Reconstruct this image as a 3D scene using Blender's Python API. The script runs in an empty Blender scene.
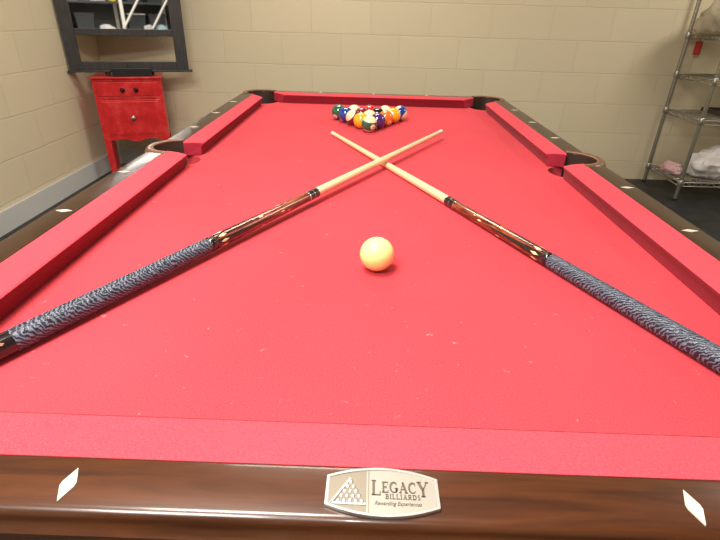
import bpy, bmesh, math, random
from mathutils import Vector, Matrix, noise
from mathutils.geometry import tessellate_polygon
random.seed(7)
PI = math.pi
FZ = 0.72            # height of the table bed above the floor; shapes below are written with the bed at z = 0
SC = bpy.context.scene
COL = SC.collection

# ------------------------------------------------------------------ materials
def mat(name, color=(.5, .5, .5), rough=.5, metal=0., **kw):
    m = bpy.data.materials.new(name); m.use_nodes = True
    b = m.node_tree.nodes['Principled BSDF']
    b.inputs['Base Color'].default_value = (*color, 1)
    b.inputs['Roughness'].default_value = rough
    b.inputs['Metallic'].default_value = metal
    for k, v in kw.items():
        b.inputs[k.replace('_', ' ')].default_value = v
    return m
class NT:
    def __init__(s, m): s.t = m.node_tree; s.n = s.t.nodes; s.b = s.n['Principled BSDF']
    def add(s, typ, ins=None, **props):
        n = s.n.new(typ)
        for k, v in props.items(): setattr(n, k, v)
        for k, v in (ins or {}).items():
            if isinstance(v, bpy.types.NodeSocket): s.t.links.new(v, n.inputs[k])
            else: n.inputs[k].default_value = v
        return n
    def link(s, a, b): s.t.links.new(a, b)
    def obj(s): return s.add('ShaderNodeTexCoord').outputs['Object']
    def ramp(s, fac, stops, interp='LINEAR'):
        r = s.add('ShaderNodeValToRGB', {'Fac': fac}); cr = r.color_ramp; cr.interpolation = interp
        while len(cr.elements) < len(stops): cr.elements.new(1)
        for e, (p, c) in zip(cr.elements, stops): e.position = p; e.color = (*c, 1)
        return r.outputs['Color']
    def bump(s, h, strength, dist):
        n = s.add('ShaderNodeBump', {'Height': h, 'Strength': strength, 'Distance': dist})
        s.link(n.outputs['Normal'], s.b.inputs['Normal']); return n
    def mix(s, f, a, b):
        n = s.add('ShaderNodeMix', data_type='RGBA')
        for i, v in ((0, f), (6, a), (7, b)):
            if isinstance(v, bpy.types.NodeSocket): s.link(v, n.inputs[i])
            else: n.inputs[i].default_value = v if i == 0 else (*v, 1)
        return n.outputs[2]

def felt(name, base, speck):
    m = mat(name, base, .95); t = NT(m); o = t.obj()
    n1 = t.add('ShaderNodeTexNoise', {'Vector': o, 'Scale': 3.2, 'Detail': 4.})
    n2 = t.add('ShaderNodeTexNoise', {'Vector': o, 'Scale': 650., 'Detail': 2.})
    n3 = t.add('ShaderNodeTexNoise', {'Vector': o, 'Scale': 60., 'Detail': 6., 'Roughness': .7})
    c = t.ramp(n1.outputs['Fac'], [(.3, tuple(x*.9 for x in base)), (.7, tuple(min(1, x*1.08) for x in base))])
    c = t.mix(t.ramp(n2.outputs['Fac'], [(.45, (0, 0, 0)), (.75, (.6, .6, .6))]), c, tuple(min(1, x*1.3+.035) for x in base))
    c = t.mix(t.ramp(n3.outputs['Fac'], [(.655, (0, 0, 0)), (.74, (speck*1.6,)*3)]), c, (.95, .5, .5))
    t.link(c, t.b.inputs['Base Color'])
    t.b.inputs['Sheen Weight'].default_value = .12
    t.b.inputs['Sheen Tint'].default_value = (1, .5, .55, 1)
    t.b.inputs['Specular IOR Level'].default_value = .15
    t.bump(n2.outputs['Fac'], .25, .0006)
    return m
CLOTH = felt('red cloth', (.58, .047, .064), .30)
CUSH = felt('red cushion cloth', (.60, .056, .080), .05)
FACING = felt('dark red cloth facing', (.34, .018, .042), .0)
FACE = felt('cushion face cloth with painted shade', (.22, .010, .024), .0)  # cushion cloth darkened to paint in the shade on the undercut faces
SHADOW_LINE = felt('painted nose shadow line', (.11, .006, .016), .0)  # thin shadow line along the near nose, painted into the cloth colour

def wood(name, a, b, rough, scale=(1, 12, 12), coat=.6, rot=0):
    m = mat(name, a, rough); t = NT(m)
    mp = t.add('ShaderNodeMapping', {'Vector': t.obj(), 'Scale': scale})
    n = t.add('ShaderNodeTexNoise', {'Vector': mp.outputs[0], 'Scale': 5., 'Detail': 8., 'Roughness': .65, 'Distortion': .6})
    t.link(t.ramp(n.outputs['Fac'], [(.35, a), (.65, b)]), t.b.inputs['Base Color'])
    t.b.inputs['Coat Weight'].default_value = coat; t.b.inputs['Coat Roughness'].default_value = .12
    n2 = t.add('ShaderNodeTexNoise', {'Vector': t.obj(), 'Scale': 35., 'Detail': 3.})
    t.bump(n2.outputs['Fac'], .05, .002)
    return m
RAIL_X = wood('mahogany rail wood', (.036, .011, .004), (.088, .026, .007), .30, (1, 12, 12), .45)
RAIL_Y = wood('mahogany side rail wood', (.022, .009, .004), (.042, .016, .007), .30, (12, 1, 12), .15)
APRON = wood('mahogany apron wood', (.09, .025, .012), (.16, .05, .02), .3, (1, 1, 10))
LEATHER = wood('brown pocket leather', (.085, .036, .017), (.18, .078, .036), .42, (30, 30, 30), .35)
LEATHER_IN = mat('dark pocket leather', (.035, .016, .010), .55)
LEATHER_LIP = mat('worn tan pocket lip', (.24, .13, .08), .45)
PEARL = mat('pearl inlay', (.66, .62, .50), .3, Coat_Weight=.3)
SLATE = mat('slate', (.12, .12, .13), .8)
METAL = mat('pewter', (.40, .385, .34), .5, .75)
METAL_LT = mat('polished pewter relief', (.52, .52, .50), .42, .8)
METAL_DK = mat('dark pewter field', (.27, .24, .19), .55, .7)  # darker pewter tone for the emblem field and divider
METAL_INK = mat('dark pewter lettering', (.14, .11, .085), .5, .5)

def blockwall(name, axis, x0):
    m = mat(name, (.6, .5, .36), .75); t = NT(m); o = t.obj()
    sp = t.add('ShaderNodeSeparateXYZ', {'Vector': o})
    # wobble
    wn = t.add('ShaderNodeTexNoise', {'Vector': o, 'Scale': 9., 'Detail': 2.})
    wx = t.add('ShaderNodeMath', {0: wn.outputs['Fac'], 1: .010}, operation='MULTIPLY')
    ux = t.add('ShaderNodeMath', {0: sp.outputs[axis], 1: wx.outputs[0]}, operation='ADD')
    uz = t.add('ShaderNodeMath', {0: sp.outputs['Z'], 1: wx.outputs[0]}, operation='ADD')
    u = t.add('ShaderNodeMath', {0: ux.outputs[0], 1: 20.5-x0-.005}, operation='ADD')
    z = t.add('ShaderNodeMath', {0: uz.outputs[0], 1: 4.1-.237-.005}, operation='ADD')   # object z is in bed frame
    cv = t.add('ShaderNodeCombineXYZ', {'X': u.outputs[0], 'Y': z.outputs[0]})
    br = t.add('ShaderNodeTexBrick', {'Vector': cv.outputs[0], 'Scale': 1., 'Mortar Size': .0042, 'Mortar Smooth': .6, 'Bias': 0.,
        'Brick Width': .41, 'Row Height': .205, 'Color1': (.70, .63, .45, 1), 'Color2': (.665, .60, .425, 1), 'Mortar': (.64, .57, .41, 1)},
        offset=.5, offset_frequency=2)
    n = t.add('ShaderNodeTexNoise', {'Vector': o, 'Scale': 2.2, 'Detail': 5.})
    c = t.mix(t.ramp(n.outputs['Fac'], [(.35, (0, 0, 0)), (.7, (.6, .6, .6))]), br.outputs['Color'], (.68, .59, .42))
    t.link(c, t.b.inputs['Base Color'])
    f = t.add('ShaderNodeTexNoise', {'Vector': o, 'Scale': 45., 'Detail': 6., 'Roughness': .7})
    h = t.add('ShaderNodeMath', {0: br.outputs['Fac'], 1: -1.}, operation='MULTIPLY')
    h2 = t.add('ShaderNodeMath', {0: f.outputs['Fac'], 1: .22, 2: h.outputs[0]}, operation='MULTIPLY_ADD')
    t.bump(h2.outputs[0], .4, .005)
    return m
WALL_B = blockwall('cream painted block back', 'X', .998)
WALL_L = blockwall('cream painted block side', 'Y', 2.533)
PLASTER = mat('cream plaster', (.68, .61, .45), .8)
CEIL = mat('white ceiling paint', (.8, .78, .72), .85)
def floor_mat():
    m = mat('black rubber floor', (.02, .021, .023), .45); t = NT(m)
    n = t.add('ShaderNodeTexNoise', {'Vector': t.obj(), 'Scale': 14., 'Detail': 6.})
    t.link(t.ramp(n.outputs['Fac'], [(.35, (.010, .011, .012)), (.75, (.035, .037, .04))]), t.b.inputs['Base Color'])
    n2 = t.add('ShaderNodeTexNoise', {'Vector': t.obj(), 'Scale': 120.}); t.bump(n2.outputs['Fac'], .3, .002)
    return m
FLOOR = floor_mat()
GREY_PAINT = mat('grey painted base', (.58, .60, .60), .6)
MIRROR = mat('mirror glass', (.92, .93, .93), .02, 1.)
def darkframe():
    m = mat('black brown frame paint', (.035, .030, .030), .42); t = NT(m)
    mp = t.add('ShaderNodeMapping', {'Vector': t.obj(), 'Scale': (20, 20, 2)})
    n = t.add('ShaderNodeTexNoise', {'Vector': mp.outputs[0], 'Scale': 6., 'Detail': 5.})
    t.link(t.ramp(n.outputs['Fac'], [(.3, (.026, .024, .026)), (.75, (.062, .056, .058))]), t.b.inputs['Base Color'])
    return m
FRAME = darkframe()
BLACK = mat('black plastic', (.012, .012, .013), .4)
def redpaint():
    m = mat('distressed red paint', (.6, .02, .02), .38); t = NT(m); o = t.obj()
    n = t.add('ShaderNodeTexNoise', {'Vector': o, 'Scale': 11., 'Detail': 7., 'Roughness': .65})
    n2 = t.add('ShaderNodeTexNoise', {'Vector': o, 'Scale': 38., 'Detail': 8., 'Roughness': .75})
    c = t.ramp(n.outputs['Fac'], [(.3, (.46, .010, .012)), (.5, (.68, .015, .018)), (.72, (.78, .08, .08))])
    c = t.mix(t.ramp(n2.outputs['Fac'], [(.62, (0, 0, 0)), (.74, (.45, .45, .45))]), c, (.80, .30, .26))
    t.link(c, t.b.inputs['Base Color']); t.b.inputs['Coat Weight'].default_value = .3
    return m
RED = redpaint()
KNOB_D = mat('dark bronze knob', (.03, .022, .018), .3, .7)
KNOB_S = mat('brushed nickel knob', (.55, .50, .42), .28, 1.)
def chrome():
    m = mat('grooved chrome', (.36, .35, .31), .4, .9); t = NT(m)
    sp = t.add('ShaderNodeSeparateXYZ', {'Vector': t.obj()})
    w = t.add('ShaderNodeMath', {0: sp.outputs['Z'], 1: 247.}, operation='MULTIPLY')
    s = t.add('ShaderNodeMath', {0: w.outputs[0]}, operation='SINE')
    t.bump(s.outputs[0], .25, .001)
    return m
CHROME = chrome(); WIRE = mat('chrome shelf wire', (.40, .39, .35), .35, .9)
def bagmat(name, a, b, tr):
    m = mat(name, a, .35); t = NT(m); n = t.add('ShaderNodeTexNoise', {'Vector': t.obj(), 'Scale': 9., 'Detail': 5.})
    t.link(t.ramp(n.outputs['Fac'], [(.4, a), (.62, b)]), t.b.inputs['Base Color'])
    t.b.inputs['Transmission Weight'].default_value = tr; t.b.inputs['IOR'].default_value = 1.1
    n2 = t.add('ShaderNodeTexNoise', {'Vector': t.obj(), 'Scale': 40., 'Detail': 4.}); t.bump(n2.outputs['Fac'], .5, .01)
    return m
BAG_W = bagmat('white plastic film', (.62, .60, .60), (.78, .76, .74), .15)
BAG_P = bagmat('pink plastic film', (.70, .38, .42), (.75, .60, .60), .15)
BAG_C = bagmat('clear cream film', (.50, .45, .34), (.62, .56, .44), .35)
RED_PL = mat('red plastic tag', (.5, .02, .015), .3)
IVORY = mat('ivory cue ball resin', (.97, .92, .34), .12, Coat_Weight=1., Coat_Roughness=.04, Subsurface_Weight=.0)
MAPLE = mat('pale maple shaft', (.84, .63, .37), .28, Coat_Weight=.3)
FERRULE = mat('white ferrule', (.85, .78, .70), .3)
TIPM = mat('pale leather tip', (.62, .45, .35), .7)
CBLACK = mat('black lacquer', (.010, .008, .010), .15, Coat_Weight=.6)
RING = mat('silver ring', (.7, .68, .62), .2, 1.)
INLAY = mat('cream inlay', (.86, .74, .42), .25, Coat_Weight=.5)
INLAY_RED = mat('copper coloured inlay', (.50, .20, .09), .25, Coat_Weight=.5)
def cocobolo():
    m = mat('red brown exotic wood', (.25, .05, .02), .22); t = NT(m)
    mp = t.add('ShaderNodeMapping', {'Vector': t.obj(), 'Scale': (60, 60, 7)})
    n = t.add('ShaderNodeTexNoise', {'Vector': mp.outputs[0], 'Scale': 2.6, 'Detail': 7., 'Distortion': 1.2})
    t.link(t.ramp(n.outputs['Fac'], [(.34, (.045, .008, .005)), (.5, (.19, .032, .012)), (.68, (.36, .085, .028))]), t.b.inputs['Base Color'])
    t.b.inputs['Coat Weight'].default_value = .5; t.b.inputs['Coat Roughness'].default_value = .05
    return m
COCO = cocobolo()
def wrapmat():
    m = mat('embossed navy leather wrap', (.05, .06, .1), .38); t = NT(m); o = t.obj()
    mp = t.add('ShaderNodeMapping', {'Vector': o, 'Scale': (1., 1., 1.)})
    w = t.add('ShaderNodeTexWave', {'Vector': mp.outputs[0], 'Scale': 100., 'Distortion': 8., 'Detail': 2., 'Detail Scale': 1.3, 'Detail Roughness': .6},
              wave_type='BANDS', bands_direction='DIAGONAL')
    c = t.ramp(w.outputs['Fac'], [(.25, (.012, .015, .028)), (.5, (.035, .046, .078)), (.95, (.15, .175, .235))])
    t.link(c, t.b.inputs['Base Color'])
    t.bump(w.outputs['Fac'], .6, .0012)
    return m
WRAP = wrapmat()

# ------------------------------------------------------------------ object helpers
def new_bm(): return bmesh.new()
def tag(o, label=None, cat=None, group=None, kind=None):
    if label: o['label'] = label
    if cat: o['category'] = cat
    if group: o['group'] = group
    if kind: o['kind'] = kind
    return o
def world_loc(o):
    v = Vector((0, 0, 0))
    m = Matrix.Identity(4)
    while o: m = o.matrix_basis @ m; o = o.parent
    return m
def obj(name, bm, m, parent=None, origin=None, smooth=False, local=False, auto=None):
    """one mesh object. Vertices are given in scene space (bed frame) unless local=True (then in the space of the parent)."""
    me = bpy.data.meshes.new(name)
    bmesh.ops.recalc_face_normals(bm, faces=bm.faces)
    bm.to_mesh(me); bm.free()
    for mm in (m if isinstance(m, (list, tuple)) else [m]): me.materials.append(mm)
    o = bpy.data.objects.new(name, me); COL.objects.link(o)
    if parent:
        o.parent = parent
        if not local: me.transform(world_loc(parent).inverted())
        if origin is not None:
            org = Vector(origin)
            if not local: org = world_loc(parent).inverted() @ org
            me.transform(Matrix.Translation(-org)); o.location = org
    elif origin is not None:
        me.transform(Matrix.Translation(-Vector(origin))); o.location = Vector(origin)
    if smooth or auto:
        for p in me.polygons: p.use_smooth = True
        if auto:
            me.update()
            for e in me.edges: pass
            b2 = bmesh.new(); b2.from_mesh(me)
            for e in b2.edges:
                if len(e.link_faces) == 2 and e.calc_face_angle(0) > auto: e.smooth = False
            b2.to_mesh(me); b2.free()
    return o
def thing(name, loc, label, cat, group=None, rotz=0, kind=None):
    o = bpy.data.objects.new(name, None); COL.objects.link(o); o.location = loc; o.rotation_euler = (0, 0, rotz); o.empty_display_size = .05
    return tag(o, label, cat, group, kind)
def box(bm, x0, x1, y0, y1, z0, z1, bev=0, seg=2, M=None):
    r = bmesh.ops.create_cube(bm, size=1)
    vs = r['verts']
    for v in vs:
        v.co = Vector((x0+(x1-x0)*(v.co.x+.5), y0+(y1-y0)*(v.co.y+.5), z0+(z1-z0)*(v.co.z+.5)))
    if bev:
        es = list({e for v in vs for e in v.link_edges})
        rr = bmesh.ops.bevel(bm, geom=es, offset=bev, segments=seg, affect='EDGES', profile=.5)
        vs = list({v for f in rr['faces'] for v in f.verts} | {v for v in vs if v.is_valid})
    if M: bmesh.ops.transform(bm, matrix=M, verts=vs)
    return vs
def loft(bm, rings, close=True, cap=True, matidx=None):
    R = [[bm.verts.new(p) for p in r] for r in rings]
    n = len(R[0])
    for i in range(len(R)-1):
        for j in range(n if close else n-1):
            k = (j+1) % n
            f = bm.faces.new((R[i][j], R[i][k], R[i+1][k], R[i+1][j]))
            if matidx is not None: f.material_index = matidx[j]
    if cap and close:
        for r, rev in ((R[0], True), (R[-1], False)):
            bm.faces.new(list(reversed(r)) if rev else r)
    return R
def lathe(bm, prof, seg=32, axis='Z', M=None, cap=True):
    rings = [[Vector((r*math.cos(2*PI*k/seg), r*math.sin(2*PI*k/seg), z)) for k in range(seg)] for z, r in prof]
    if M: rings = [[M @ p for p in r] for r in rings]
    loft(bm, rings, True, cap)
def tube(bm, pts, r, seg=8, closed=False):
    pts = [Vector(p) for p in pts]; rings = []; n = len(pts); prev = None
    for i, p in enumerate(pts):
        if closed: d = pts[(i+1) % n]-pts[i-1]
        else: d = pts[min(i+1, n-1)]-pts[max(i-1, 0)]
        d.normalize()
        a = prev if prev is not None else (Vector((0, 0, 1)) if abs(d.z) < .9 else Vector((1, 0, 0)))
        a = (a-d*a.dot(d)).normalized(); prev = a; b = d.cross(a)
        rr = r[i] if isinstance(r, (list, tuple)) else r
        rings.append([p+(a*math.cos(2*PI*k/seg)+b*math.sin(2*PI*k/seg))*rr for k in range(seg)])
    if closed: rings.append(rings[0]); loft(bm, rings, True, False); bmesh.ops.remove_doubles(bm, verts=bm.verts, dist=1e-7)
    else: loft(bm, rings, True, True)
def prism(bm, poly, z0, z1, M=None):
    a = [bm.verts.new(Vector((x, y, z0))) for x, y in poly]; b = [bm.verts.new(Vector((x, y, z1))) for x, y in poly]
    n = len(poly)
    bm.faces.new(list(reversed(a))); top = bm.faces.new(b)
    for i in range(n): bm.faces.new((a[i], a[(i+1) % n], b[(i+1) % n], b[i]))
    if M: bmesh.ops.transform(bm, matrix=M, verts=a+b)
    return top
def arc(cx, cy, r, a0, a1, n):
    return [(cx+r*math.cos(a0+(a1-a0)*i/n), cy+r*math.sin(a0+(a1-a0)*i/n)) for i in range(n+1)]

# ------------------------------------------------------------------ room shell
def slab(name, x0, x1, y0, y1, z0, z1, m):
    b = new_bm(); box(b, x0, x1, y0, y1, z0, z1); o = obj(name, b, m); tag(o, kind='structure'); return o
XL, XR, YB, YN, ZF, ZC = -1.95, 3.7, 3.4, -2.9, -FZ, 1.73
slab('floor', XL-.1, XR+.1, YN-.1, YB+.1, ZF-.1, ZF, FLOOR)
slab('ceiling', XL-.1, XR+.1, YN-.1, YB+.1, ZC, ZC+.1, CEIL)
slab('wall_back', XL-.1, XR+.1, YB, YB+.1, ZF, ZC, WALL_B)
slab('wall_left', XL-.1, XL, YN, YB, ZF, ZC, WALL_L)
slab('wall_right', XR, XR+.1, YN, YB, ZF, ZC, PLASTER)
slab('wall_front', XL-.1, XR+.1, YN-.1, YN, ZF, ZC, PLASTER)
slab('baseboard_left', XL, XL+.012, YN, YB, ZF, -.605, GREY_PAINT)
slab('baseboard_back', XL+.012, -.55, YB-.008, YB, ZF, -.605, GREY_PAINT)

# ------------------------------------------------------------------ pool table
S = .24765; L = 8*S; NX = .491; BX = .549; OX = .605; CZ = .0405
PT = thing('pool_table', (0, L/2, ZF), 'pool table with red cloth, mahogany rails and leather pockets in the middle of the room', 'pool table')
SPY = L/2; SPX = .542; SPR = .058      # side pockets
CPX, CPY, CPR = .512, .030, .066       # corner pocket centre beyond the nose corners
# bed cloth with bites for six pockets
def bed_poly():
    P = []
    X0, Y0, Y1 = .540, -.045, L+.045
    def corner(sx, yb, sy):
        cx, cy = sx*CPX, yb+sy*CPY
        c = []
        for i in range(25):
            a = 2*PI*i/24
            c.append((cx+CPR*math.cos(a), cy+CPR*math.sin(a)))
        return [q for q in c]
    # build going counter-clockwise from the near left
    def bite(cx, cy, r, a0, a1): return arc(cx, cy, r, a0, a1, 16)
    def cc(cx, cy, r, inside):    # arc angles where the circle crosses the rectangle
        return None
    # near left corner: circle centre (-CPX,-CPY)
    def angs(cx, cy, r):
        return math.acos((X0-abs(cx))/r), math.asin(((abs(Y0-cy)) if cy < 0 else abs(Y1-cy))/r)
    ax = math.acos((X0-CPX)/CPR); ay = math.asin((.045-CPY)/CPR)
    # crossing with x = -X0 at angle 180-ax (upwards); crossing with y = Y0 at angle -ay
    P += arc(-CPX, -CPY, CPR, PI-ax, -ay, 14)
    P += arc(CPX, -CPY, CPR, PI+ay, ax, 14)
    P += arc(SPX, SPY, SPR, -PI/2, -3*PI/2, 18)
    P += arc(CPX, L+CPY, CPR, -ax, -PI-ay, 14)
    P += arc(-CPX, L+CPY, CPR, ay, -PI+ax, 14)
    P += arc(-SPX, SPY, SPR, PI/2, -PI/2, 18)
    return P
b = new_bm(); prism(b, bed_poly(), -.03, 0); bmesh.ops.triangulate(b, faces=[f for f in b.faces if len(f.verts) > 4])
obj('bed_cloth', b, CLOTH, PT)
# cushions: profile is (outward from the nose, height)
NXF, BXF = .487, .541      # the far halves of the long rails sit a touch further in
PROF = [(BX-NX, CZ), (.030, .0402), (.006, .0380), (.0030, .0374), (.0012, .0367), (0., .0350), (.0004, .0325), (.006, .0240), (.010, .0120), (.011, .0008), (BX-NX, .0008)]
def cushion(p0, p1, out, c0, c1, depth, nose=0):
    """p0,p1 nose end points; c0,c1 how far the ends run on (+) or fall back (-) at the back edge"""
    p0, p1, out = Vector((*p0, 0)), Vector((*p1, 0)), Vector((*out, 0)); d = (p1-p0); Ln = d.length; d.normalize()
    b = new_bm(); rings = []
    k = depth/(BX-NX)
    n = max(2, int(Ln/.1))
    def ring(t, sh, rr=0):
        r = []
        for u, z in PROF:
            u2 = u*k; f = u2/depth
            base = t + sh*f
            r.append(p0+d*base+out*u2+Vector((0, 0, z)))
        return r
    # rounded ends
    for e, (dx, zz) in enumerate([(0., .0)]): rings.append(ring(0, -c0))
    rings.append(ring(.008, -c0))
    for i in range(1, n): rings.append(ring(Ln*i/n, -c0*(1-i/n)+c1*i/n))
    rings.append(ring(Ln-.008, c1)); rings.append(ring(Ln, c1))
    # soften the two end rings
    for r, s in ((rings[0], 1), (rings[-1], -1)):
        for j, (u, z) in enumerate(PROF):
            r[j] = r[j] + out*(.0035 if u < .007 else 0) - Vector((0, 0, .0025 if z > .03 else 0))
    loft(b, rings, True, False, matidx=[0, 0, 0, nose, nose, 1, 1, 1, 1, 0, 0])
    o = obj('cushion', b, [CUSH, FACE, SHADOW_LINE], PT, smooth=False, auto=.6)
    for r, s in ((rings[0], -1), (rings[-1], 1)):
        f = new_bm()
        cen = sum(r, Vector())/len(r)
        vs = [f.verts.new(p) for p in r]; f.faces.new(vs)
        vs2 = [f.verts.new(cen+(p-cen)*.93+d*s*.0025) for p in r]; f.faces.new(vs2)
        for i in range(len(vs)): f.faces.new((vs[i], vs[(i+1) % len(vs)], vs2[(i+1) % len(vs)], vs2[i]))
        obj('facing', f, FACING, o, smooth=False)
    return o
CM = .084; SM = .064
for sx in (-1, 1):
    cushion((sx*NX, CM), (sx*NX, SPY-SM), (sx, 0), .062, .018, BX-NX)
    cushion((sx*NXF, SPY+SM), (sx*NXF, L-CM), (sx, 0), .018, .052, BXF-NXF)
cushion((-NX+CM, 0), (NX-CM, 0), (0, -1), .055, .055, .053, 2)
cushion((-NX+CM, L), (NX-CM, L), (0, 1), .055, .055, .053)
# wooden rails: profile u from the cushion back outwards
def rail(p0, p1, out, w, m, bites=()):
    p0, p1, out = Vector((*p0, 0)), Vector((*p1, 0)), Vector((*out, 0))
    pr = [(0, .0), (0, CZ-.0008), (.004, CZ)]
    pr += [(w-.008, CZ-.0012)] + [(w-.008+.008*math.sin(a*PI/12), CZ-.0092+.008*math.cos(a*PI/12)) for a in range(1, 7)]
    pr += [(w+.002, .026), (w+.006, .022), (w+.007, .014), (w+.004, .006), (w-.002, .000), (w-.002, -.012), (0, -.012)]
    b = new_bm()
    loft(b, [[p+out*u+Vector((0, 0, z)) for u, z in pr] for p in (p0, p1)], True, True)
    return obj('rail', b, m, PT, auto=.6)
YNr, YFr = -.053, L+.053
W = OX-BX
for sx in (-1, 1):
    rail((sx*BX, .020), (sx*BX, SPY-.072), (sx, 0), W, RAIL_Y)
    rail((sx*BXF, SPY+.072), (sx*BXF, L-.020), (sx, 0), .602-BXF, RAIL_Y)
rail((-.462, YNr), (.462, YNr), (0, -1), .051, RAIL_X)
rail((-.462, YFr), (.462, YFr), (0, 1), .056, RAIL_X)
# sights
def sight(x, y, along_x):
    b = new_bm(); a, c = .0155, .0058
    pts = [(a, 0), (.002, c), (-.002, c), (-a, 0), (-.002, -c), (.002, -c)]
    if not along_x: pts = [(q, p) for p, q in pts]
    prism(b, [(x+p, y+q) for p, q in pts], CZ-.003, CZ+.0004)
    obj('sight', b, PEARL, PT)
for sx in (-1, 1):
    for i in (1, 2, 3, 5, 6, 7): sight(sx*(.5742), i*S, True)
for sx in (-1, 1): sight(sx*S, -.0796, False)
for x in (-S, 0, S): sight(x, L+.0786, False)
# pockets
def pocket(cx, cy, r, a0, a1, outer_w, lip_dir):
    """leather pocket: outer trim ring from angle a0 to a1, dark bucket below"""
    n = 28
    ztop = CZ+.0005
    pr = [(0, .010), (0, ztop-.006), (.002, ztop-.001), (.006, ztop+.001), (.014, ztop+.001), (outer_w-.004, ztop-.003), (outer_w, ztop-.010),
          (outer_w+.002, .015), (outer_w, -.020), (outer_w-.006, -.060), (.0, -.060)]
    b = new_bm(); rings = []
    for i in range(n+1):
        a = a0+(a1-a0)*i/n; c, s = math.cos(a), math.sin(a)
        rings.append([Vector((cx+c*(r+u), cy+s*(r+u), z)) for u, z in pr])
    loft(b, rings, True, True)
    o = obj('pocket', b, LEATHER, PT, auto=.9)
    b = new_bm()    # worn inner lip
    tube(b, [(cx+math.cos(a0+(a1-a0)*i/n)*(r+.001), cy+math.sin(a0+(a1-a0)*i/n)*(r+.001), ztop-.001) for i in range(n+1)], .0028, 6)
    obj('pocket_lip', b, LEATHER_LIP, o, smooth=True)
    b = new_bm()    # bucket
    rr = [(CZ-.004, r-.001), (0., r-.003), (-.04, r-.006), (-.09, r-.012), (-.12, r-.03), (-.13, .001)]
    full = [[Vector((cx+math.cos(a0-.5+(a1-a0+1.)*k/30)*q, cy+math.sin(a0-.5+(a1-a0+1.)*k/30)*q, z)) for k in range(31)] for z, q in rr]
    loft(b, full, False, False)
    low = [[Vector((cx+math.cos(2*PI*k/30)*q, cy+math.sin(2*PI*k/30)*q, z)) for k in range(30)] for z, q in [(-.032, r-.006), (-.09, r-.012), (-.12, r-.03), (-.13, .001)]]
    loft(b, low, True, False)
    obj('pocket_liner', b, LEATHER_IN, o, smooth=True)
for sx in (-1, 1):
    # side pocket: arc around the outside
    mid = 0 if sx > 0 else PI
    pocket(sx*.537, SPY, .0665, mid-1.45, mid+1.45, .022, None)
    for cy, sy in ((0, -1), (L, 1)):
        mid = math.atan2(sy, sx)
        pocket(sx*.515, cy+sy*.033, .068, mid-1.50, mid+1.50, .022, None)
# cabinet body below
b = new_bm(); box(b, -.575, .575, -.075, L+.075, -.30, -.135, .004); box(b, -.53, .53, -.03, L+.03, -.135, -.031)
obj('apron', b, APRON, PT)
b = new_bm()
for (x0, x1, y0, y1) in ((-.590, -.572, .10, SPY-.13), (-.590, -.572, SPY+.13, L-.10), (.572, .590, .10, SPY-.13), (.572, .590, SPY+.13, L-.10)):
    box(b, x0, x1, y0, y1, -.22, -.012, .003)
for (y0, y1) in ((-.095, -.075), (L+.075, L+.095)): box(b, -.44, .44, y0, y1, -.22, -.012, .003)
obj('apron_panel', b, APRON, PT)
for sx in (-1, 1):
    for yy in (.10, L-.10):
        b = new_bm()
        secs = [(-.30, .075), (-.33, .078), (-.35, .058), (-.45, .052), (-.60, .044), (-.67, .050), (-.70, .058), (-FZ, .058)]
        rings = [[Vector((sx*.46+q*cx, yy+q*cy, z)) for cx, cy in ((-1, -.85), (-.85, -1), (.85, -1), (1, -.85), (1, .85), (.85, 1), (-.85, 1), (-1, .85))] for z, q in secs]
        loft(b, rings); obj('leg', b, APRON, PT)

# nameplate on the near rail
PC = Vector((.0021, -.0774, CZ-.0008))
def plate_outline(hw, hh, he, n=14):
    # flat ends (half height he), arcs above and below (half height hh)
    pts = []
    for i in range(n+1):
        t = -1+2*i/n; pts.append((hw*t, he+(hh-he)*(1-t*t)))
    for i in range(n+1):
        t = 1-2*i/n; pts.append((hw*t, -(he+(hh-he)*(1-t*t))))
    return pts
MP = Matrix.Translation(PC) @ Matrix.Rotation(math.radians(-.4), 4, 'Z')
b = new_bm(); prism(b, plate_outline(.0448, .0220, .0130), 0, .0022, MP)
bmesh.ops.bevel(b, geom=[e for e in b.edges if all(v.co.z > PC.z+.002 for v in e.verts)], offset=.0006, segments=2, affect='EDGES')
PL = obj('nameplate', b, METAL, PT)
def ringmesh(bm, o, i, z0, z1):
    n = len(o)
    O0 = [bm.verts.new((x, y, z0)) for x, y in o]; O1 = [bm.verts.new((x, y, z1)) for x, y in o]
    I0 = [bm.verts.new((x, y, z0)) for x, y in i]; I1 = [bm.verts.new((x, y, z1)) for x, y in i]
    for k in range(n):
        j = (k+1) % n
        bm.faces.new((O0[k], O0[j], O1[j], O1[k])); bm.faces.new((I0[k], I1[k], I1[j], I0[j])); bm.faces.new((O1[k], O1[j], I1[j], I1[k]))
b = new_bm(); ringmesh(b, plate_outline(.0448, .0222, .0132), plate_outline(.0425, .0202, .0118), .001, .0032)
bmesh.ops.transform(b, matrix=MP, verts=b.verts); obj('raised_border', b, METAL_LT, PL)
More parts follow.
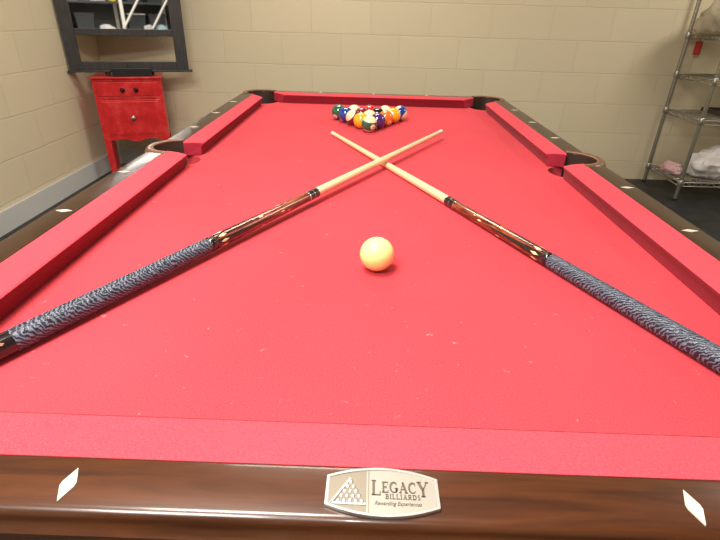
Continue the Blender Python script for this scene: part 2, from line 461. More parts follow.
# left field behind the triangle emblem
b = new_bm(); fld = [p for p in plate_outline(.0420, .0198, .0115, 40) if p[0] <= -.0112]
lft = sorted([p for p in fld if p[1] > 0]); rgt = sorted([p for p in fld if p[1] < 0], reverse=True)
prism(b, lft+rgt, .001, .00235, MP); obj('emblem_field', b, METAL_DK, PL)
b = new_bm()
def cap_stroke(bm, p, q, w, z0=.0022, z1=.0032):
    p, q = Vector(p), Vector(q); d = (q-p).normalized(); nrm = Vector((-d.y, d.x))*w/2; a = math.atan2(d.y, d.x)
    pts = arc(q.x, q.y, w/2, a-PI/2, a+PI/2, 6)+arc(p.x, p.y, w/2, a+PI/2, a+3*PI/2, 6)
    prism(bm, pts, z0, z1, MP)
ex, ey = -.0250, -.0008
cap_stroke(b, (ex-.0150, ey-.0105), (ex-.0008, ey+.0115), .0018); cap_stroke(b, (ex-.0145, ey-.0110), (ex+.0115, ey-.0112), .0018)
obj('triangle_emblem', b, METAL_LT, PL)
b = new_bm(); rb = .0020
for row in range(5):
    for k in range(row+1):
        x = ex-.0002+(k-row/2)*.0046; y = ey+.0092-row*.0043
        lathe(b, [(0, rb), (.0007, rb*.85), (.0010, rb*.4)], 12, M=MP @ Matrix.Translation((x, y, .0022)))
obj('ball_emblem', b, METAL_LT, PL, auto=1.)
b = new_bm(); prism(b, [(-.0112, -.0190), (-.0104, -.0190), (-.0104, .0190), (-.0112, .0190)], .0015, .0028, MP); obj('divider', b, METAL_DK, PL)
# lettering: serif capitals drawn stroke by stroke in a unit box
def poly_stroke(bm, pts, w, M):
    n = len(pts); Lf = []; Rt = []
    for i, p in enumerate(pts):
        p = Vector(p); a = Vector(pts[max(i-1, 0)]); c = Vector(pts[min(i+1, n-1)]); d = (c-a).normalized(); nn = Vector((-d.y, d.x))
        ww = (w[i] if isinstance(w, (list, tuple)) else w)/2
        Lf.append(p+nn*ww); Rt.append(p-nn*ww)
    for i in range(n-1):
        prism(bm, [tuple(Rt[i]), tuple(Rt[i+1]), tuple(Lf[i+1]), tuple(Lf[i])], 0, .0006, M)
def arcp(cx, cy, rx, ry, a0, a1, n=10): return [(cx+rx*math.cos(math.radians(a0+(a1-a0)*i/n)), cy+ry*math.sin(math.radians(a0+(a1-a0)*i/n))) for i in range(n+1)]
GL = {  # glyph: (width, strokes [(points, widths)])
 'L': (.62, [([(.14, 0), (.14, 1)], .17), ([(0, .03), (.60, .03)], .06), ([(.57, .0), (.57, .26)], .06), ([(0, .97), (.30, .97)], .06)]),
 'E': (.64, [([(.14, 0), (.14, 1)], .17), ([(0, .03), (.60, .03)], .07), ([(.57, 0), (.57, .26)], .06), ([(0, .97), (.58, .97)], .07), ([(.55, 1), (.55, .76)], .06), ([(.14, .52), (.42, .52)], .06), ([(.42, .4), (.42, .64)], .05)]),
 'G': (.80, [(arcp(.40, .5, .33, .47, 50, 350, 16), [.05]+[.10, .13, .16, .18, .18, .18, .16, .14, .11, .09, .08, .08, .10, .13, .16, .16]), ([(.62, 0.05), (.62, .42)], .15), ([(.46, .42), (.78, .42)], .06), ([(.62, .98), (.62, .72)], .06)]),
 'A': (.80, [([(.10, 0), (.40, 1)], .07), ([(.36, 1), (.68, 0)], .17), ([(.20, .33), (.56, .33)], .06), ([(0, .03), (.24, .03)], .06), ([(.50, .03), (.82, .03)], .06)]),
 'C': (.74, [(arcp(.40, .5, .33, .47, 50, 320, 16), [.05]+[.10, .13, .16, .18, .18, .18, .18, .18, .16, .14, .11, .09, .08, .07, .06, .05]), ([(.62, .98), (.62, .70)], .06)]),
 'Y': (.76, [([(.38, 0), (.38, .46)], .16), ([(.10, 1), (.38, .44)], .16), ([(.38, .44), (.66, 1)], .07), ([(0, .97), (.28, .97)], .06), ([(.54, .97), (.78, .97)], .06), ([(.24, .03), (.52, .03)], .06)]),
 'B': (.66, [([(.14, 0), (.14, 1)], .17), ([(0, .03), (.35, .03)], .07), ([(0, .97), (.33, .97)], .07), (arcp(.32, .75, .22, .22, 90, -90), .13), (arcp(.34, .27, .24, .25, 90, -90), .14), ([(.14, .52), (.34, .52)], .06)]),
 'I': (.34, [([(.16, 0), (.16, 1)], .17), ([(0, .03), (.32, .03)], .06), ([(0, .97), (.32, .97)], .06)]),
 'R': (.72, [([(.14, 0), (.14, 1)], .17), ([(0, .03), (.28, .03)], .06), ([(0, .97), (.33, .97)], .07), (arcp(.32, .74, .24, .23, 90, -90), .13), ([(.30, .5), (.60, 0)], .15), ([(.14, .51), (.34, .51)], .06)]),
 'D': (.74, [([(.14, 0), (.14, 1)], .17), ([(0, .03), (.33, .03)], .07), ([(0, .97), (.33, .97)], .07), (arcp(.30, .5, .36, .47, 90, -90, 12), .15)]),
 'S': (.56, [(arcp(.27, .74, .19, .22, 40, 270, 10)+arcp(.27, .27, .21, .24, 90, -140, 10)[1:], .11)]),
}
def write(name, txt, x, y, h, m, sizes=None, gap=.10, xs=1.):
    b = new_bm()
    for i, ch in enumerate(txt):
        hh = h*(sizes[i] if sizes else 1)
        w, st = GL[ch]
        M = MP @ Matrix.Translation((x, y-(hh-h)*.5*0, .0022)) @ Matrix.Diagonal((hh*xs, hh, 1, 1))
        yo = -(.28 if (sizes and sizes[i] > 1) else 0)
        M = MP @ Matrix.Translation((x, y+yo*h*(sizes[i]-1)/.4 if sizes and sizes[i] > 1 else y, .0022)) @ Matrix.Diagonal((hh*xs, hh, 1, 1))
        for pts, ww in st: poly_stroke(b, pts, ww, M)
        x += (w+gap)*hh*xs
    return obj(name, b, m, PL)
write('lettering', 'LEGACY', -.0085, -.0005, .0098, METAL_INK, [1.4, 1, 1, 1, 1, 1.4], .07, .88)
write('lettering', 'BILLIARDS', .0025, -.0062, .0042, METAL_INK, None, .16, .98)
# tagline in a slanted hand
cu = bpy.data.curves.new('tagline', 'FONT'); cu.body = 'Rewarding Experiences'; cu.size = .0048; cu.extrude = .00018; cu.shear = .35; cu.resolution_u = 3
to = bpy.data.objects.new('tagline', cu); COL.objects.link(to)
bpy.context.view_layer.update()
me = bpy.data.meshes.new_from_object(to.evaluated_get(bpy.context.evaluated_depsgraph_get()))
bpy.data.objects.remove(to)
wv = max(v.co.x for v in me.vertices)
b = new_bm(); b.from_mesh(me)
for v in b.verts: v.co = MP @ Vector((-.0062+v.co.x*.037/wv, -.0117+v.co.y, .0024+v.co.z))
obj('lettering', b, METAL_INK, PL)

# ------------------------------------------------------------------ balls
R = .0286
def text_mesh(s, size):
    cu = bpy.data.curves.new('n', 'FONT'); cu.body = s; cu.size = size; cu.align_x = 'CENTER'; cu.align_y = 'CENTER'; cu.resolution_u = 3
    to = bpy.data.objects.new('n', cu); COL.objects.link(to); bpy.context.view_layer.update()
    me = bpy.data.meshes.new_from_object(to.evaluated_get(bpy.context.evaluated_depsgraph_get())); bpy.data.objects.remove(to)
    return me
CREAM = mat('cream ball resin', (.90, .78, .48), .1, Coat_Weight=1., Coat_Roughness=.04)
INK = mat('black number ink', (.01, .01, .012), .3)
HUES = {1: (.88, .45, .02), 2: (.01, .05, .30), 3: (.65, .02, .03), 4: (.07, .02, .16), 5: (.85, .17, .02), 6: (.01, .12, .07), 7: (.20, .01, .03), 8: (.008, .008, .01)}
NAMES = {1: 'yellow', 2: 'blue', 3: 'red', 4: 'purple', 5: 'orange', 6: 'green', 7: 'maroon', 8: 'black'}
def ball_mat(n):
    h = HUES[n if n < 9 else n-8]
    m = mat('resin ball %d' % n, h, .1, Coat_Weight=1., Coat_Roughness=.04)
    if n > 8:
        t = NT(m); sp = t.add('ShaderNodeSeparateXYZ', {'Vector': t.obj()})
        a = t.add('ShaderNodeMath', {0: sp.outputs['Z']}, operation='ABSOLUTE')
        g = t.add('ShaderNodeMath', {0: a.outputs[0], 1: R*.50}, operation='GREATER_THAN')
        t.link(t.mix(g.outputs[0], h, (.90, .78, .48)), t.b.inputs['Base Color'])
    return m
def make_ball(n, x, y, rot, label):
    t = thing('billiard_ball', (x, y, 0), label, 'billiard ball', 'billiard balls racked in a triangle')
    b = new_bm(); bmesh.ops.create_uvsphere(b, u_segments=40, v_segments=24, radius=R)
    body = obj('ball_body', b, ball_mat(n), t, smooth=True, local=True)
    body.location = (0, 0, R); body.rotation_euler = rot
    # number spot on local +X
    b = new_bm(); rs = .0095
    rings = [[Vector((math.sqrt(R*R-q*q)+.00018, q*math.cos(2*PI*k/24), q*math.sin(2*PI*k/24))) for k in range(24)] for q in (rs, rs*.7, rs*.4, rs*.1)]
    loft(b, rings, True, False); b.faces.new([v for v in b.verts if abs(Vector((0, v.co.y, v.co.z)).length-rs*.1) < 1e-5])
    obj('number_spot', b, CREAM, body, smooth=True, local=True)
    me = text_mesh(str(n), .012); b = new_bm(); b.from_mesh(me)
    for v in b.verts:
        yy, zz = v.co.x, v.co.y
        v.co = Vector((math.sqrt(max(0, R*R-yy*yy-zz*zz))+.0004, yy, zz))
    obj('number', b, INK, body, local=True)
    return t
HX, HY = -.0158, 1.428
DXr, DYr = .0606, .0545
ax = math.radians(-3.5)
def rackpos(row, k):
    x = (k-row/2)*DXr; y = row*DYr
    return HX+x*math.cos(ax)-y*math.sin(ax)*.0, HY+y+x*math.sin(-ax)
d2r = math.radians
ROWS = [
 [(14, (0, d2r(14), d2r(-62)))],
 [(1, (.6, 1.9, 2.0)), (4, (.4, 2.2, 1.0))],
 [(15, (0, d2r(-50), d2r(25))), (12, (d2r(20), 0, 0)), (5, (0, d2r(28), d2r(-55)))],
 [(2, (1., 2.4, .5)), (7, (.4, 2., 2.)), (8, (.3, 2.2, .7)), (9, (0, d2r(85), d2r(30)))],
 [(6, (.3, 2.6, 1.)), (11, (d2r(25), 0, 0)), (3, (.3, 2., .7)), (13, (d2r(20), d2r(30), 0)), (10, (0, d2r(122), d2r(-12)))],
]
PLACE = {(0, 0): 'at the front point of the racked triangle', (1, 0): 'left of the pair behind the front ball', (1, 1): 'right of the pair behind the front ball',
 (2, 0): 'at the left end of the third row', (2, 1): 'in the middle of the third row', (2, 2): 'at the right end of the third row',
 (3, 0): 'on the left edge in front of the green ball', (3, 1): 'inside the rack left of the black ball', (3, 2): 'inside the fourth row of the rack', (3, 3): 'on the right edge beside the blue striped ball',
 (4, 0): 'at the back left corner of the rack', (4, 1): 'in the back row beside the green ball', (4, 2): 'in the middle of the back row', (4, 3): 'in the back row beside the blue striped ball', (4, 4): 'at the back right corner of the rack'}
for r, row in enumerate(ROWS):
    for k, (n, rot) in enumerate(row):
        x, y = rackpos(r, k)
        nm = ('solid %s' % NAMES[n]) if n < 9 else ('cream ball with %s stripe' % NAMES[n-8])
        lab = (nm+' billiard ball ' if n < 9 else nm+' ')+PLACE[(r, k)]
        make_ball(n, x, y, rot, lab)
b = new_bm(); bmesh.ops.create_uvsphere(b, u_segments=64, v_segments=40, radius=.0284)
CB = obj('cue_ball', b, IVORY, smooth=True); CB.location = (.0024, .3803, .0284)
tag(CB, 'plain ivory cue ball alone on the red cloth between the two cues', 'cue ball')

# ------------------------------------------------------------------ cues
TOT = 1.482
RAD = [(0, .0060), (.004, .0063), (.026, .0064), (.30, .0078), (.55, .0095), (.73, .0103), (.76, .0105), (1.045, .0127), (1.365, .0146), (1.470, .0150), (1.482, .0145)]
def rad(s):
    for (a, ra), (c, rc) in zip(RAD, RAD[1:]):
        if s <= c: return ra+(rc-ra)*(s-a)/(c-a)
    return RAD[-1][1]
def cue_seg(bm, s0, s1, n, dr=0., seg=40, round0=False, round1=False):
    pr = []
    for i in range(n+1):
        s = s0+(s1-s0)*i/n; q = rad(s)+dr
        if round0 and i == 0: q *= .75
        if round1 and i == n: q *= .8
        pr.append((-s, q))
    lathe(bm, pr, seg)
def patch(bm, outline, dr=.00015):
    """outline: [(s, theta)] polygon laid on the cue surface, cut into short strips along s"""
    pts = outline
    s_vals = sorted({round(p[0], 5) for p in pts}); smin, smax = s_vals[0], s_vals[-1]
    def span(s):
        xs = []
        for i in range(len(pts)):
            (a, ta), (c, tc) = pts[i], pts[(i+1) % len(pts)]
            if a == c: continue
            if min(a, c)-1e-9 <= s <= max(a, c)+1e-9: xs.append(ta+(tc-ta)*(s-a)/(c-a))
        return (min(xs), max(xs)) if xs else None
    ss = sorted(set([smin+(smax-smin)*i/14 for i in range(15)]+s_vals))
    rings = []
    for s in ss:
        sp = span(min(max(s, smin+1e-6), smax-1e-6)); q = rad(s)+dr
        rings.append([Vector((q*math.cos(sp[0]+(sp[1]-sp[0])*k/6), q*math.sin(sp[0]+(sp[1]-sp[0])*k/6), -s)) for k in range(7)])
    loft(bm, rings, False, False)
def diamond(bm, s, th, ls, wd):
    w = wd/rad(s); patch(bm, [(s-ls, th), (s, th+w), (s+ls, th), (s, th-w)], .0004)
def make_cue(name, tip, butt_dir_pt, roll, label, cat):
    tip = Vector(tip); bd = Vector(butt_dir_pt)-tip; bd.normalize()
    # local -Z runs from tip to butt; origin at the tip, Empty moved to the butt end
    z = -bd; x = Vector((0, 0, 1)); x = (x-z*x.dot(z)).normalized(); y = z.cross(x)
    M = Matrix((x, y, z)).transposed().to_4x4(); M.translation = tip
    M = M @ Matrix.Rotation(roll, 4, 'Z')
    t = bpy.data.objects.new(name, None); COL.objects.link(t); t.empty_display_size = .05; tag(t, label, cat, 'pool cues crossed on the table')
    t.matrix_basis = M @ Matrix.Translation((0, 0, -TOT))
    SH = Matrix.Translation((0, 0, TOT))
    def part(n, bm, m, parent=t, **k):
        bmesh.ops.transform(bm, matrix=SH, verts=bm.verts)
        return obj(n, bm, m, parent, local=True, **k)
    b = new_bm(); cue_seg(b, 0, .006, 3, round0=True); part('tip', b, TIPM, smooth=True)
    b = new_bm(); cue_seg(b, .006, .028, 2); part('ferrule', b, FERRULE, auto=1.)
    b = new_bm(); cue_seg(b, .028, .734, 14); part('shaft', b, MAPLE, auto=1.)
    b = new_bm(); cue_seg(b, .734, .768, 4, .0004); jc = part('joint_collar', b, CBLACK, auto=1.)
    b = new_bm(); cue_seg(b, .7335, .7355, 1, .0007); part('ring', b, RING, jc, auto=1.)
    b = new_bm(); cue_seg(b, .750, .7515, 1, .0006); part('ring', b, RING, jc, auto=1.)
    b = new_bm(); cue_seg(b, .7665, .7695, 1, .0006); part('ring', b, RING, jc, auto=1.)
    b = new_bm(); cue_seg(b, .768, 1.056, 10); fa = part('forearm', b, COCO, auto=1.)
    for k in range(4):
        th = k*PI/2
        b = new_bm(); patch(b, [(.885, th), (1.056, th+.55), (1.056, th-.55)], .00012); part('point_inlay', b, CBLACK, fa, smooth=True)
        b = new_bm(); patch(b, [(.93, th+PI/4), (1.056, th+PI/4+.2), (1.056, th+PI/4-.2)], .00010); part('point_inlay', b, CBLACK, fa, smooth=True)
    b = new_bm(); cue_seg(b, 1.041, 1.056, 1, .0002); part('ring', b, CBLACK, fa, smooth=True)
    dia = []
    for k in range(8):
        th = k*PI/4
        dia.append((1.026, th, .010, .0026))
        if k % 2: dia.append((.925, th, .007, .0017))
        else: dia += [(.865, th, .007, .0017), (.845, th+.4, .004, .0009)]
    for q in dia:
        b = new_bm(); diamond(b, *q); part('diamond_inlay', b, INLAY, fa, smooth=True)
    b = new_bm(); cue_seg(b, 1.056, 1.374, 14, .0003, 48); part('wrap', b, WRAP, auto=1.)
    b = new_bm(); cue_seg(b, 1.374, 1.472, 4, .0001); bs = part('butt_sleeve', b, CBLACK, auto=1.)
    for k in range(8):
        th = k*PI/4+.3; sa_ = 1.388 if k % 2 else 1.400
        b = new_bm(); diamond(b, sa_, th, .0035, .0020); patch(b, [(sa_, th-.035), (sa_, th+.035), (1.44, th+.035), (1.44, th-.035)], .00035); diamond(b, 1.44, th, .008, .0022)
        part('sleeve_inlay', b, INLAY_RED, bs, smooth=True)
    b = new_bm(); cue_seg(b, 1.472, 1.482, 3, -.0004, round1=True); part('bumper', b, BLACK, auto=1.)
    return t
# right hand cue lies flat on the cloth
tr = Vector((-.1389, 1.3554, .0066)); e = Vector((.4189, .1458, 0)); dirr = (Vector((e.x, e.y, 0))-Vector((tr.x, tr.y, 0))).normalized()
tr = tr-dirr*.011; br = Vector((tr.x, tr.y, 0))+dirr*TOT; br.z = .0152
make_cue('pool_cue', tr, br, .35, 'pool cue lying flat underneath, its navy wrapped butt pointing to the lower right', 'pool cue')
tl = Vector((.2278, 1.332, 0)); e = Vector((-.4383, .1348, 0)); dl = (e-tl).normalized(); bl = tl+dl*TOT
# crossing
A = Matrix(((dl.x, -dirr.x), (dl.y, -dirr.y))); rhs = Vector((tr.x-tl.x, tr.y-tl.y)); sl, sr = A.inverted() @ rhs
zr = .0066+(.0152-.0066)*sr/TOT; zl = zr+rad(sr)+rad(sl)+.0003
bl.z = .0152; tl.z = bl.z+(zl-bl.z)*TOT/(TOT-sl)
make_cue('pool_cue', tl, bl, -.2, 'pool cue resting across the other one, its navy wrapped butt pointing to the lower left', 'pool cue')

# ------------------------------------------------------------------ corner: mirror and cabinet
AR = math.radians(18.5)
ca, sa = math.cos(AR), math.sin(AR)
def frame_thing(name, P, label, cat):
    t = thing(name, P, label, cat); t.rotation_euler = (0, 0, AR); return t
# mirror local frame: x along, y away from the viewer, z relative to bed height
MR = frame_thing('framed_mirror', (-1.937, 2.962, -.0335), 'tall black framed mirror with open lower panel standing on the red cabinet in the corner', 'mirror')
z0 = .0335
def lbox(parent, name, m, boxes, bev=.002, **k):
    b = new_bm()
    for q in boxes: box(b, *q, bev)
    return obj(name, b, m, parent, local=True, **k)
MH = .95
lbox(MR, 'frame', FRAME, [(0, .075, 0, .025, z0, z0+MH), (.650, .725, 0, .025, z0, z0+MH), (.075, .650, .002, .025, z0, z0+.050), (.075, .650, .002, .025, z0+.203, z0+.243), (.075, .650, .002, .025, z0+MH-.075, z0+MH)], .003)
lbox(MR, 'ledge', FRAME, [(-.010, .747, -.014, .045, z0-.012, z0+.001)], .003)
for fx in (.200, .470): lbox(MR, 'foot', FRAME, [(fx, fx+.03, .012, .060, 0, z0-.012)], .002)
lbox(MR, 'mirror_glass', MIRROR, [(.070, .655, .010, .014, z0+.238, z0+MH-.07)], 0)
lbox(MR, 'backing_board', BLACK, [(.060, .665, .015, .024, z0+.225, z0+MH-.06)], 0)

CP = (-1.808, 2.945, -FZ)
CBN = frame_thing('cabinet', CP, 'small red distressed cabinet with one drawer, one door and scalloped apron in the corner', 'cabinet')
H = FZ-.034; Wd = .424; D = .27
lbox(CBN, 'carcass', RED, [(.004, .020, .006, D, .285, H-.012), (Wd-.020, Wd-.004, .006, D, .285, H-.012), (.02, Wd-.02, D-.012, D, .285, H-.012), (.02, Wd-.02, .012, D-.012, .300, .314),
    (.004, Wd-.004, .004, .018, H-.030, H-.012), (.004, Wd-.004, .004, .018, H-.140, H-.122)], .002)
lbox(CBN, 'cabinet_top', RED, [(-.004, Wd+.004, -.008, D+.004, H-.014, H)], .004)
dr = lbox(CBN, 'drawer', RED, [(.022, Wd-.022, .000, .016, H-.120, H-.032)], .003)
do = lbox(CBN, 'door', RED, [(.022, Wd-.022, .000, .016, .310, H-.142), (.034, Wd-.034, -.003, .004, .322, H-.154)], .003)
def knob(parent, x, z, m, r=.015):
    b = new_bm(); lathe(b, [(0, r*.45), (.010, r*.42), (.013, r*.85), (.018, r), (.024, r*.8), (.027, r*.3)], 20,
        M=Matrix.Translation((x, .001, z)) @ Matrix.Rotation(PI/2, 4, 'X'))
    obj('knob', b, m, parent, local=True, smooth=True)
knob(dr, .179, FZ-.114, KNOB_D); knob(dr, .261, FZ-.114, KNOB_D)
k_ = knob(do, .214, FZ-.292, KNOB_S, .017)
# scalloped apron
b = new_bm(); pts = [(.004, .315), (.004, .282)]
for i in range(0, 33):
    u = i/32; x = .030+(Wd-.060)*u
    z = .272+.020*abs(math.sin(u*PI*3))**.7 if True else 0
    z = .288-.011*(abs(math.cos(u*PI*2))**1.5) - (.006 if .4 < u < .6 else 0)
    pts.append((x, z))
pts += [(Wd-.004, .282), (Wd-.004, .315)]
prism(b, pts, -.016, -.003, Matrix.Rotation(PI/2, 4, 'X'))
obj('scalloped_apron', b, RED, CBN, local=True)
for sd in (0, 1):
    for ly in (.004, D-.032):
        lx = .004 if sd == 0 else Wd-.004-(.042 if ly < .1 else .03)
        b = new_bm(); w = .042 if ly < .1 else .03
        loft(b, [[Vector((lx+w/2+q*cx, ly+w/2+q*cy, z)) for cx, cy in ((-1, -1), (1, -1), (1, 1), (-1, 1))] for z, q in ((0, w*.40), (.29, w*.49), (H-.016, w*.49))])
        obj('leg', b, RED, CBN, local=True)
# black tray on cabinet
TR = frame_thing('black_tray', Vector(CP)+Vector((.135*ca, .135*sa, H)), 'shallow black tray on top of the red cabinet in front of the mirror', 'tray')
b = new_bm(); w, d, h = .235, .075, .052
box(b, 0, w, -.004, .006, .002, h, .004); box(b, 0, w, d-.03, d-.022, .002, h-.012, .003); box(b, 0, .008, .004, d-.024, .002, h-.012, .003); box(b, w-.008, w, .004, d-.024, .002, h-.012, .003); box(b, .004, w-.004, 0, d-.024, 0, .006)
# keep the whole tray ahead of the mirror frame
bmesh.ops.scale(b, vec=(1, .55, 1), verts=b.verts)
obj('tray_body', b, BLACK, TR, local=True)
lbox(TR, 'handle', BLACK, [(-.012, .016, .004, .012, h-.022, h-.012), (w-.016, w+.012, .004, .012, h-.022, h-.012)], .002)

# ------------------------------------------------------------------ wire shelving on the right
SX, SY0, SY1, SX1 = 2.118, 2.925, 3.355, 3.04
SHV = thing('wire_shelving', ((SX+SX1)/2, (SY0+SY1)/2, ZF), 'chrome wire shelving rack with four shelves against the cream block wall', 'shelving rack')
LV = [.300, .055, -.185, -.595]
for px in (SX, SX1):
    for py in (SY0, SY1):
        b = new_bm(); lathe(b, [(ZF+.012, .0125), (.78, .0125)], 16, M=Matrix.Translation((px, py, 0)))
        p = obj('post', b, CHROME, SHV, origin=(px, py, ZF), auto=1.)
        b = new_bm(); lathe(b, [(ZF, .013), (ZF+.004, .015), (ZF+.018, .010)], 12, M=Matrix.Translation((px, py, 0))); obj('foot', b, BLACK, p, smooth=True)
        for z in LV:
            b = new_bm(); lathe(b, [(z-.026, .0165), (z-.02, .0185), (z+.014, .0165), (z+.018, .0135)], 16, M=Matrix.Translation((px, py, 0))); obj('collar', b, WIRE, p, auto=1.)
for z in LV:
    b = new_bm()
    for zz in (z, z-.026):
        for q in (((SX, SY0, zz), (SX1, SY0, zz)), ((SX, SY1, zz), (SX1, SY1, zz)), ((SX, SY0, zz), (SX, SY1, zz)), ((SX1, SY0, zz), (SX1, SY1, zz))): tube(b, q, .0032, 6)
    def zig(p0, p1, n):
        p0, p1 = Vector(p0), Vector(p1)
        tube(b, [p0+(p1-p0)*i/n+Vector((0, 0, 0 if i % 2 else -.026)) for i in range(n+1)], .0022, 5)
    zig((SX, SY0, z), (SX1, SY0, z), 22); zig((SX, SY1, z), (SX1, SY1, z), 22); zig((SX, SY0, z), (SX, SY1, z), 10); zig((SX1, SY0, z), (SX1, SY1, z), 10)
    nx = 36
    for i in range(1, nx): x = SX+(SX1-SX)*i/nx; tube(b, ((x, SY0, z), (x, SY1, z)), .0018, 5)
    for j in (1, 2, 3): y = SY0+(SY1-SY0)*j/4; tube(b, ((SX, y, z-.004), (SX1, y, z-.004)), .003, 5)
    obj('wire_shelf', b, WIRE, SHV, smooth=True)
def bag(name, c, rx, ry, rz, m, seed, label, cat, base, amp=.35, sub=5, group=None):
    b = new_bm(); bmesh.ops.create_icosphere(b, subdivisions=sub, radius=1)
    off = Vector((seed*7.1, seed*3.3, seed*1.7))
    for v in b.verts:
        n = v.co.normalized()
        w1 = Vector((noise.noise(n*1.7+off), noise.noise(n*1.7-off), noise.noise(n*1.9+off*2)))
        rdg = 1-abs(noise.noise((n+w1*.5)*2.6+off))*2.2; rd2 = 1-abs(noise.noise((n+w1*.7)*6.+off))*2.2
        r = 1+noise.noise(n*1.2+off)*amp*.9+rdg*amp*.38+rd2*amp*.14
        p = Vector((n.x*rx*r, n.y*ry*r, n.z*rz*r))
        zz = p.z
        if zz < -rz*.55: zz = -rz*.55+(zz+rz*.55)*.06
        v.co = Vector((p.x, p.y, zz))
    zm = min(v.co.z for v in b.verts)
    for v in b.verts: v.co.z += base-zm; v.co.x += c[0]; v.co.y += c[1]
    o = obj(name, b, m, None, origin=(c[0], c[1], base), smooth=True); tag(o, label, cat, group); return o
bag('plastic_bag', (2.48, 3.09), .22, .14, .12, BAG_W, 1, 'crumpled white plastic bag on the lowest wire shelf', 'plastic bag', LV[3]+.004)
bag('plastic_bag', (2.18, 3.17), .055, .075, .042, BAG_P, 2, 'small pink and white plastic bag at the left end of the lowest wire shelf', 'plastic bag', LV[3]+.004)
bag('plastic_bag', (2.27, 3.13), .22, .14, .15, BAG_C, 3, 'large clear cream plastic bag heaped on the top wire shelf', 'plastic bag', LV[0]+.004, .25)
# red tag hanging under the top shelf
RT = thing('red_bottle_opener', (2.20, 3.345, LV[0]-.105), 'small red plastic tag hanging from the top wire shelf by the back post', 'tag')
b = new_bm(); box(b, 2.178, 2.222, 3.339, 3.351, LV[0]-.125, LV[0]-.040, .010, 3); obj('tag_body', b, RED_PL, RT)
b = new_bm(); tube(b, [(2.20, 3.345, LV[0]-.046), (2.20, 3.345, LV[0]-.003)], .0022, 6); obj('cord', b, BLACK, RT)
RT.name = 'hanging_tag'
# items on third shelf
TY = thing('baking_tray', (2.50, 3.15, LV[2]+.004), 'flat dark tray on the third wire shelf', 'tray')
b = new_bm(); box(b, 2.33, 2.68, 3.02, 3.30, LV[2]+.004, LV[2]+.010, .002)
for q in ((2.33, 2.68, 3.02, 3.03), (2.33, 2.68, 3.29, 3.30), (2.33, 2.34, 3.03, 3.29), (2.67, 2.68, 3.03, 3.29)): box(b, *q, LV[2]+.008, LV[2]+.030, .002)
obj('tray_body', b, mat('brown enamel', (.06, .045, .035), .4), TY)
bx = new_bm(); box(bx, 2.36, 2.44, 3.06, 3.13, LV[2]+.011, LV[2]+.045, .006, 3)
o = obj('small_carton', bx, mat('cream card', (.6, .52, .38), .6), None, origin=(2.40, 3.095, LV[2]+.011)); tag(o, 'small cream carton lying in the dark tray on the wire shelf', 'carton')
TY2 = new_bm(); box(TY2, 2.36, 2.86, 2.98, 3.32, LV[1]+.004, LV[1]+.020, .004); box(TY2, 2.38, 2.84, 3.0, 3.30, LV[1]+.018, LV[1]+.030, .004)
o = obj('folded_cloth', TY2, mat('grey cloth', (.30, .28, .24), .9), None, origin=(2.61, 3.15, LV[1]+.004)); tag(o, 'folded grey cloth on the second wire shelf', 'cloth')

# ------------------------------------------------------------------ storage behind the viewer, seen only in the mirror
WHITE = mat('white enamel', (.78, .76, .70), .35); DARKG = mat('dark grey bin plastic', (.04, .045, .05), .45); YEL = mat('yellow plastic', (.85, .68, .02), .4); TEAL = mat('pale blue plastic', (.35, .55, .60), .4)
GX0, GX1, GY0, GY1 = -1.5, .75, -2.78, -2.35
GR = thing('storage_rack', ((GX0+GX1)/2, (GY0+GY1)/2, ZF), 'white storage rack with diagonal braces reflected in the mirror', 'storage rack')
GL_ = [-.35, .02, .42, .85]
for x in (GX0, -.40, .36, GX1):
    for y in (GY0, GY1):
        b = new_bm(); box(b, x-.025, x+.025, y-.02, y+.02, ZF, 1.2, .003); obj('upright', b, WHITE, GR)
for x0, x1, za, zb in ((-.42, .10, .05, .80), (.02, .54, .05, .80)):
    b = new_bm(); tube(b, ((x0, GY1+.025, za), (x1, GY1+.025, zb)), .018, 8); obj('brace', b, WHITE, GR, auto=1.)
for z in GL_:
    b = new_bm(); box(b, GX0, GX1, GY0, GY1, z-.015, z, .002); box(b, GX0, GX1, GY1-.004, GY1+.018, z-.030, z+.003, .002); obj('shelf_board', b, DARKG if z != .02 else WHITE, GR)
b = new_bm(); box(b, GX0, GX1, GY0-.02, GY0-.008, ZF+.62, 1.1); obj('back_panel', b, DARKG, GR)
i = 0
for z in GL_[1:3]:
    for x in (-1.28, -.92, -.16, .16, .58):
        i += 1
        t = thing('storage_bin', (x, -2.60, z), 'dark storage bin on the white rack reflected in the mirror', 'storage bin', 'dark bins on the storage rack')
        b = new_bm(); w = .13
        loft(b, [[Vector((x+q*a, -2.60+q*.9*c, zz)) for a, c in ((-1, -1), (1, -1), (1, 1), (-1, 1))] for zz, q in ((z, w*.85), (z+.20, w), (z+.205, w*1.06), (z+.225, w*1.06))])
        obj('bin_body', b, DARKG, t)
        b = new_bm(); box(b, x-w*1.04, x+w*1.04, -2.60-w*.95, -2.60+w*.95, z+.225, z+.240, .004); obj('lid', b, WHITE if i % 3 == 0 else DARKG, t)
for k, (x, z, rx, m, lab) in enumerate([(-1.07, .42, .09, BAG_W, 'white bag between bins on the upper rack shelf in the mirror'), (-.70, .42, .10, BAG_W, 'white bag left of centre on the upper rack shelf in the mirror'),
        (-.50, .42, .05, YEL, 'bright yellow bundle on the upper rack shelf in the mirror'), (-.64, .02, .10, BAG_W, 'white bag on the lower rack shelf in the mirror'), (.18, .02, .09, TEAL, 'pale blue bundle on the lower rack shelf in the mirror'), (-.02, .02, .07, BAG_W, 'small white bag at the middle of the lower rack shelf in the mirror')]):
    bag('bundle', (x, -2.405), rx, .045, .05, m, 5+k, lab, 'bundle', z, .3, 4)

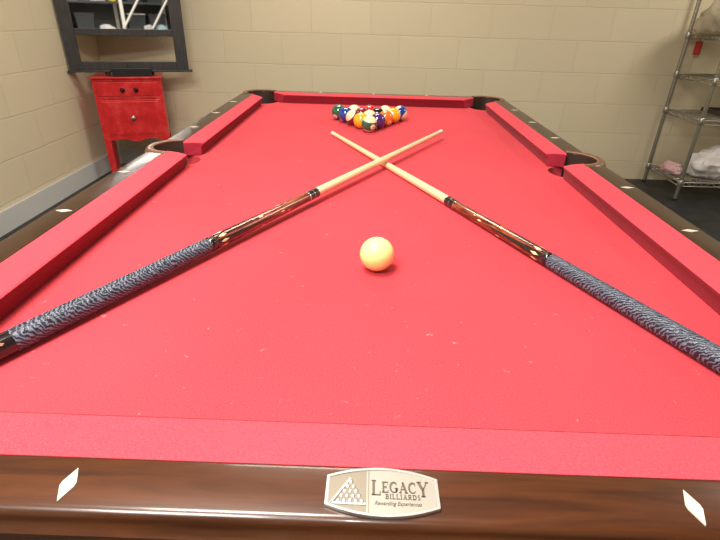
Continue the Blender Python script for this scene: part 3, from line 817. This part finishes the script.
# ------------------------------------------------------------------ lift everything so that the floor is z = 0
for o in list(COL.objects):
    if o.parent is None:
        if o.get('kind') == 'structure':
            # keep object coordinates in the bed frame for the block pattern
            pass
        o.location = Vector(o.location)+Vector((0, 0, FZ))

# ------------------------------------------------------------------ camera
p = [-0.018155, -0.336890, 0.378098, 0.4875205, -0.0091288, 0.0286309, 487.036]
cy, sy, cp, sp_ = math.cos(p[4]), math.sin(p[4]), math.cos(p[3]), math.sin(p[3])
f = Vector((sy*cp, cy*cp, -sp_)); r = Vector((cy, -sy, 0)); u = r.cross(f)
cr, sr_ = math.cos(p[5]), math.sin(p[5])
r2 = r*cr+u*sr_; u2 = u*cr-r*sr_
M = Matrix((r2, u2, -f)).transposed().to_4x4(); M.translation = Vector(p[:3])+Vector((0, 0, FZ))
cd = bpy.data.cameras.new('camera'); cam = bpy.data.objects.new('camera', cd); COL.objects.link(cam)
cam.matrix_world = M; cd.sensor_width = 36; cd.lens = p[6]/720*36; cd.clip_start = .02
SC.camera = cam

# ------------------------------------------------------------------ lights
def area(name, loc, target, sx, sy, w, col):
    l = bpy.data.lights.new(name, 'AREA'); l.shape = 'RECTANGLE'; l.size = sx; l.size_y = sy; l.energy = w; l.color = col
    o = bpy.data.objects.new(name, l); COL.objects.link(o); loc = Vector(loc)+Vector((0, 0, FZ)); tg = Vector(target)+Vector((0, 0, FZ))
    o.location = loc; o.rotation_euler = (tg-loc).to_track_quat('-Z', 'Y').to_euler(); return o
WARM = (1., .93, .82)
area('ceiling_lamp_near', (-.45, .25, 1.70), (-.45, .25, 0), .7, .35, 49, WARM)
area('ceiling_lamp_far', (-.25, 2.30, 1.70), (-.25, 2.30, 0), 1.1, .3, 26, WARM)
area('ceiling_lamp_front', (-.75, -.9, 1.70), (-.75, -.9, 0), .7, .7, 58, (1, .97, .92))
area('fill_light_right', (2.7, 2.0, 1.70), (2.5, 2.2, 0), .9, .6, 36, WARM)  # added fill light to brighten the right wall and shelving, no known fixture
fl = bpy.data.lights.new('phone_flash', 'POINT'); fl.energy = 1.8; fl.shadow_soft_size = .006; fl.color = (1, .97, .93)
fo = bpy.data.objects.new('phone_flash', fl); COL.objects.link(fo); fo.location = Vector(p[:3])+Vector((-.004, .006, FZ-.012))
w = bpy.data.worlds.new('world'); SC.world = w; w.use_nodes = True
w.node_tree.nodes['Background'].inputs[0].default_value = (1, .95, .88, 1); w.node_tree.nodes['Background'].inputs[1].default_value = .3
SC.view_settings.view_transform = 'Standard'; SC.view_settings.look = 'None'; SC.view_settings.exposure = .0
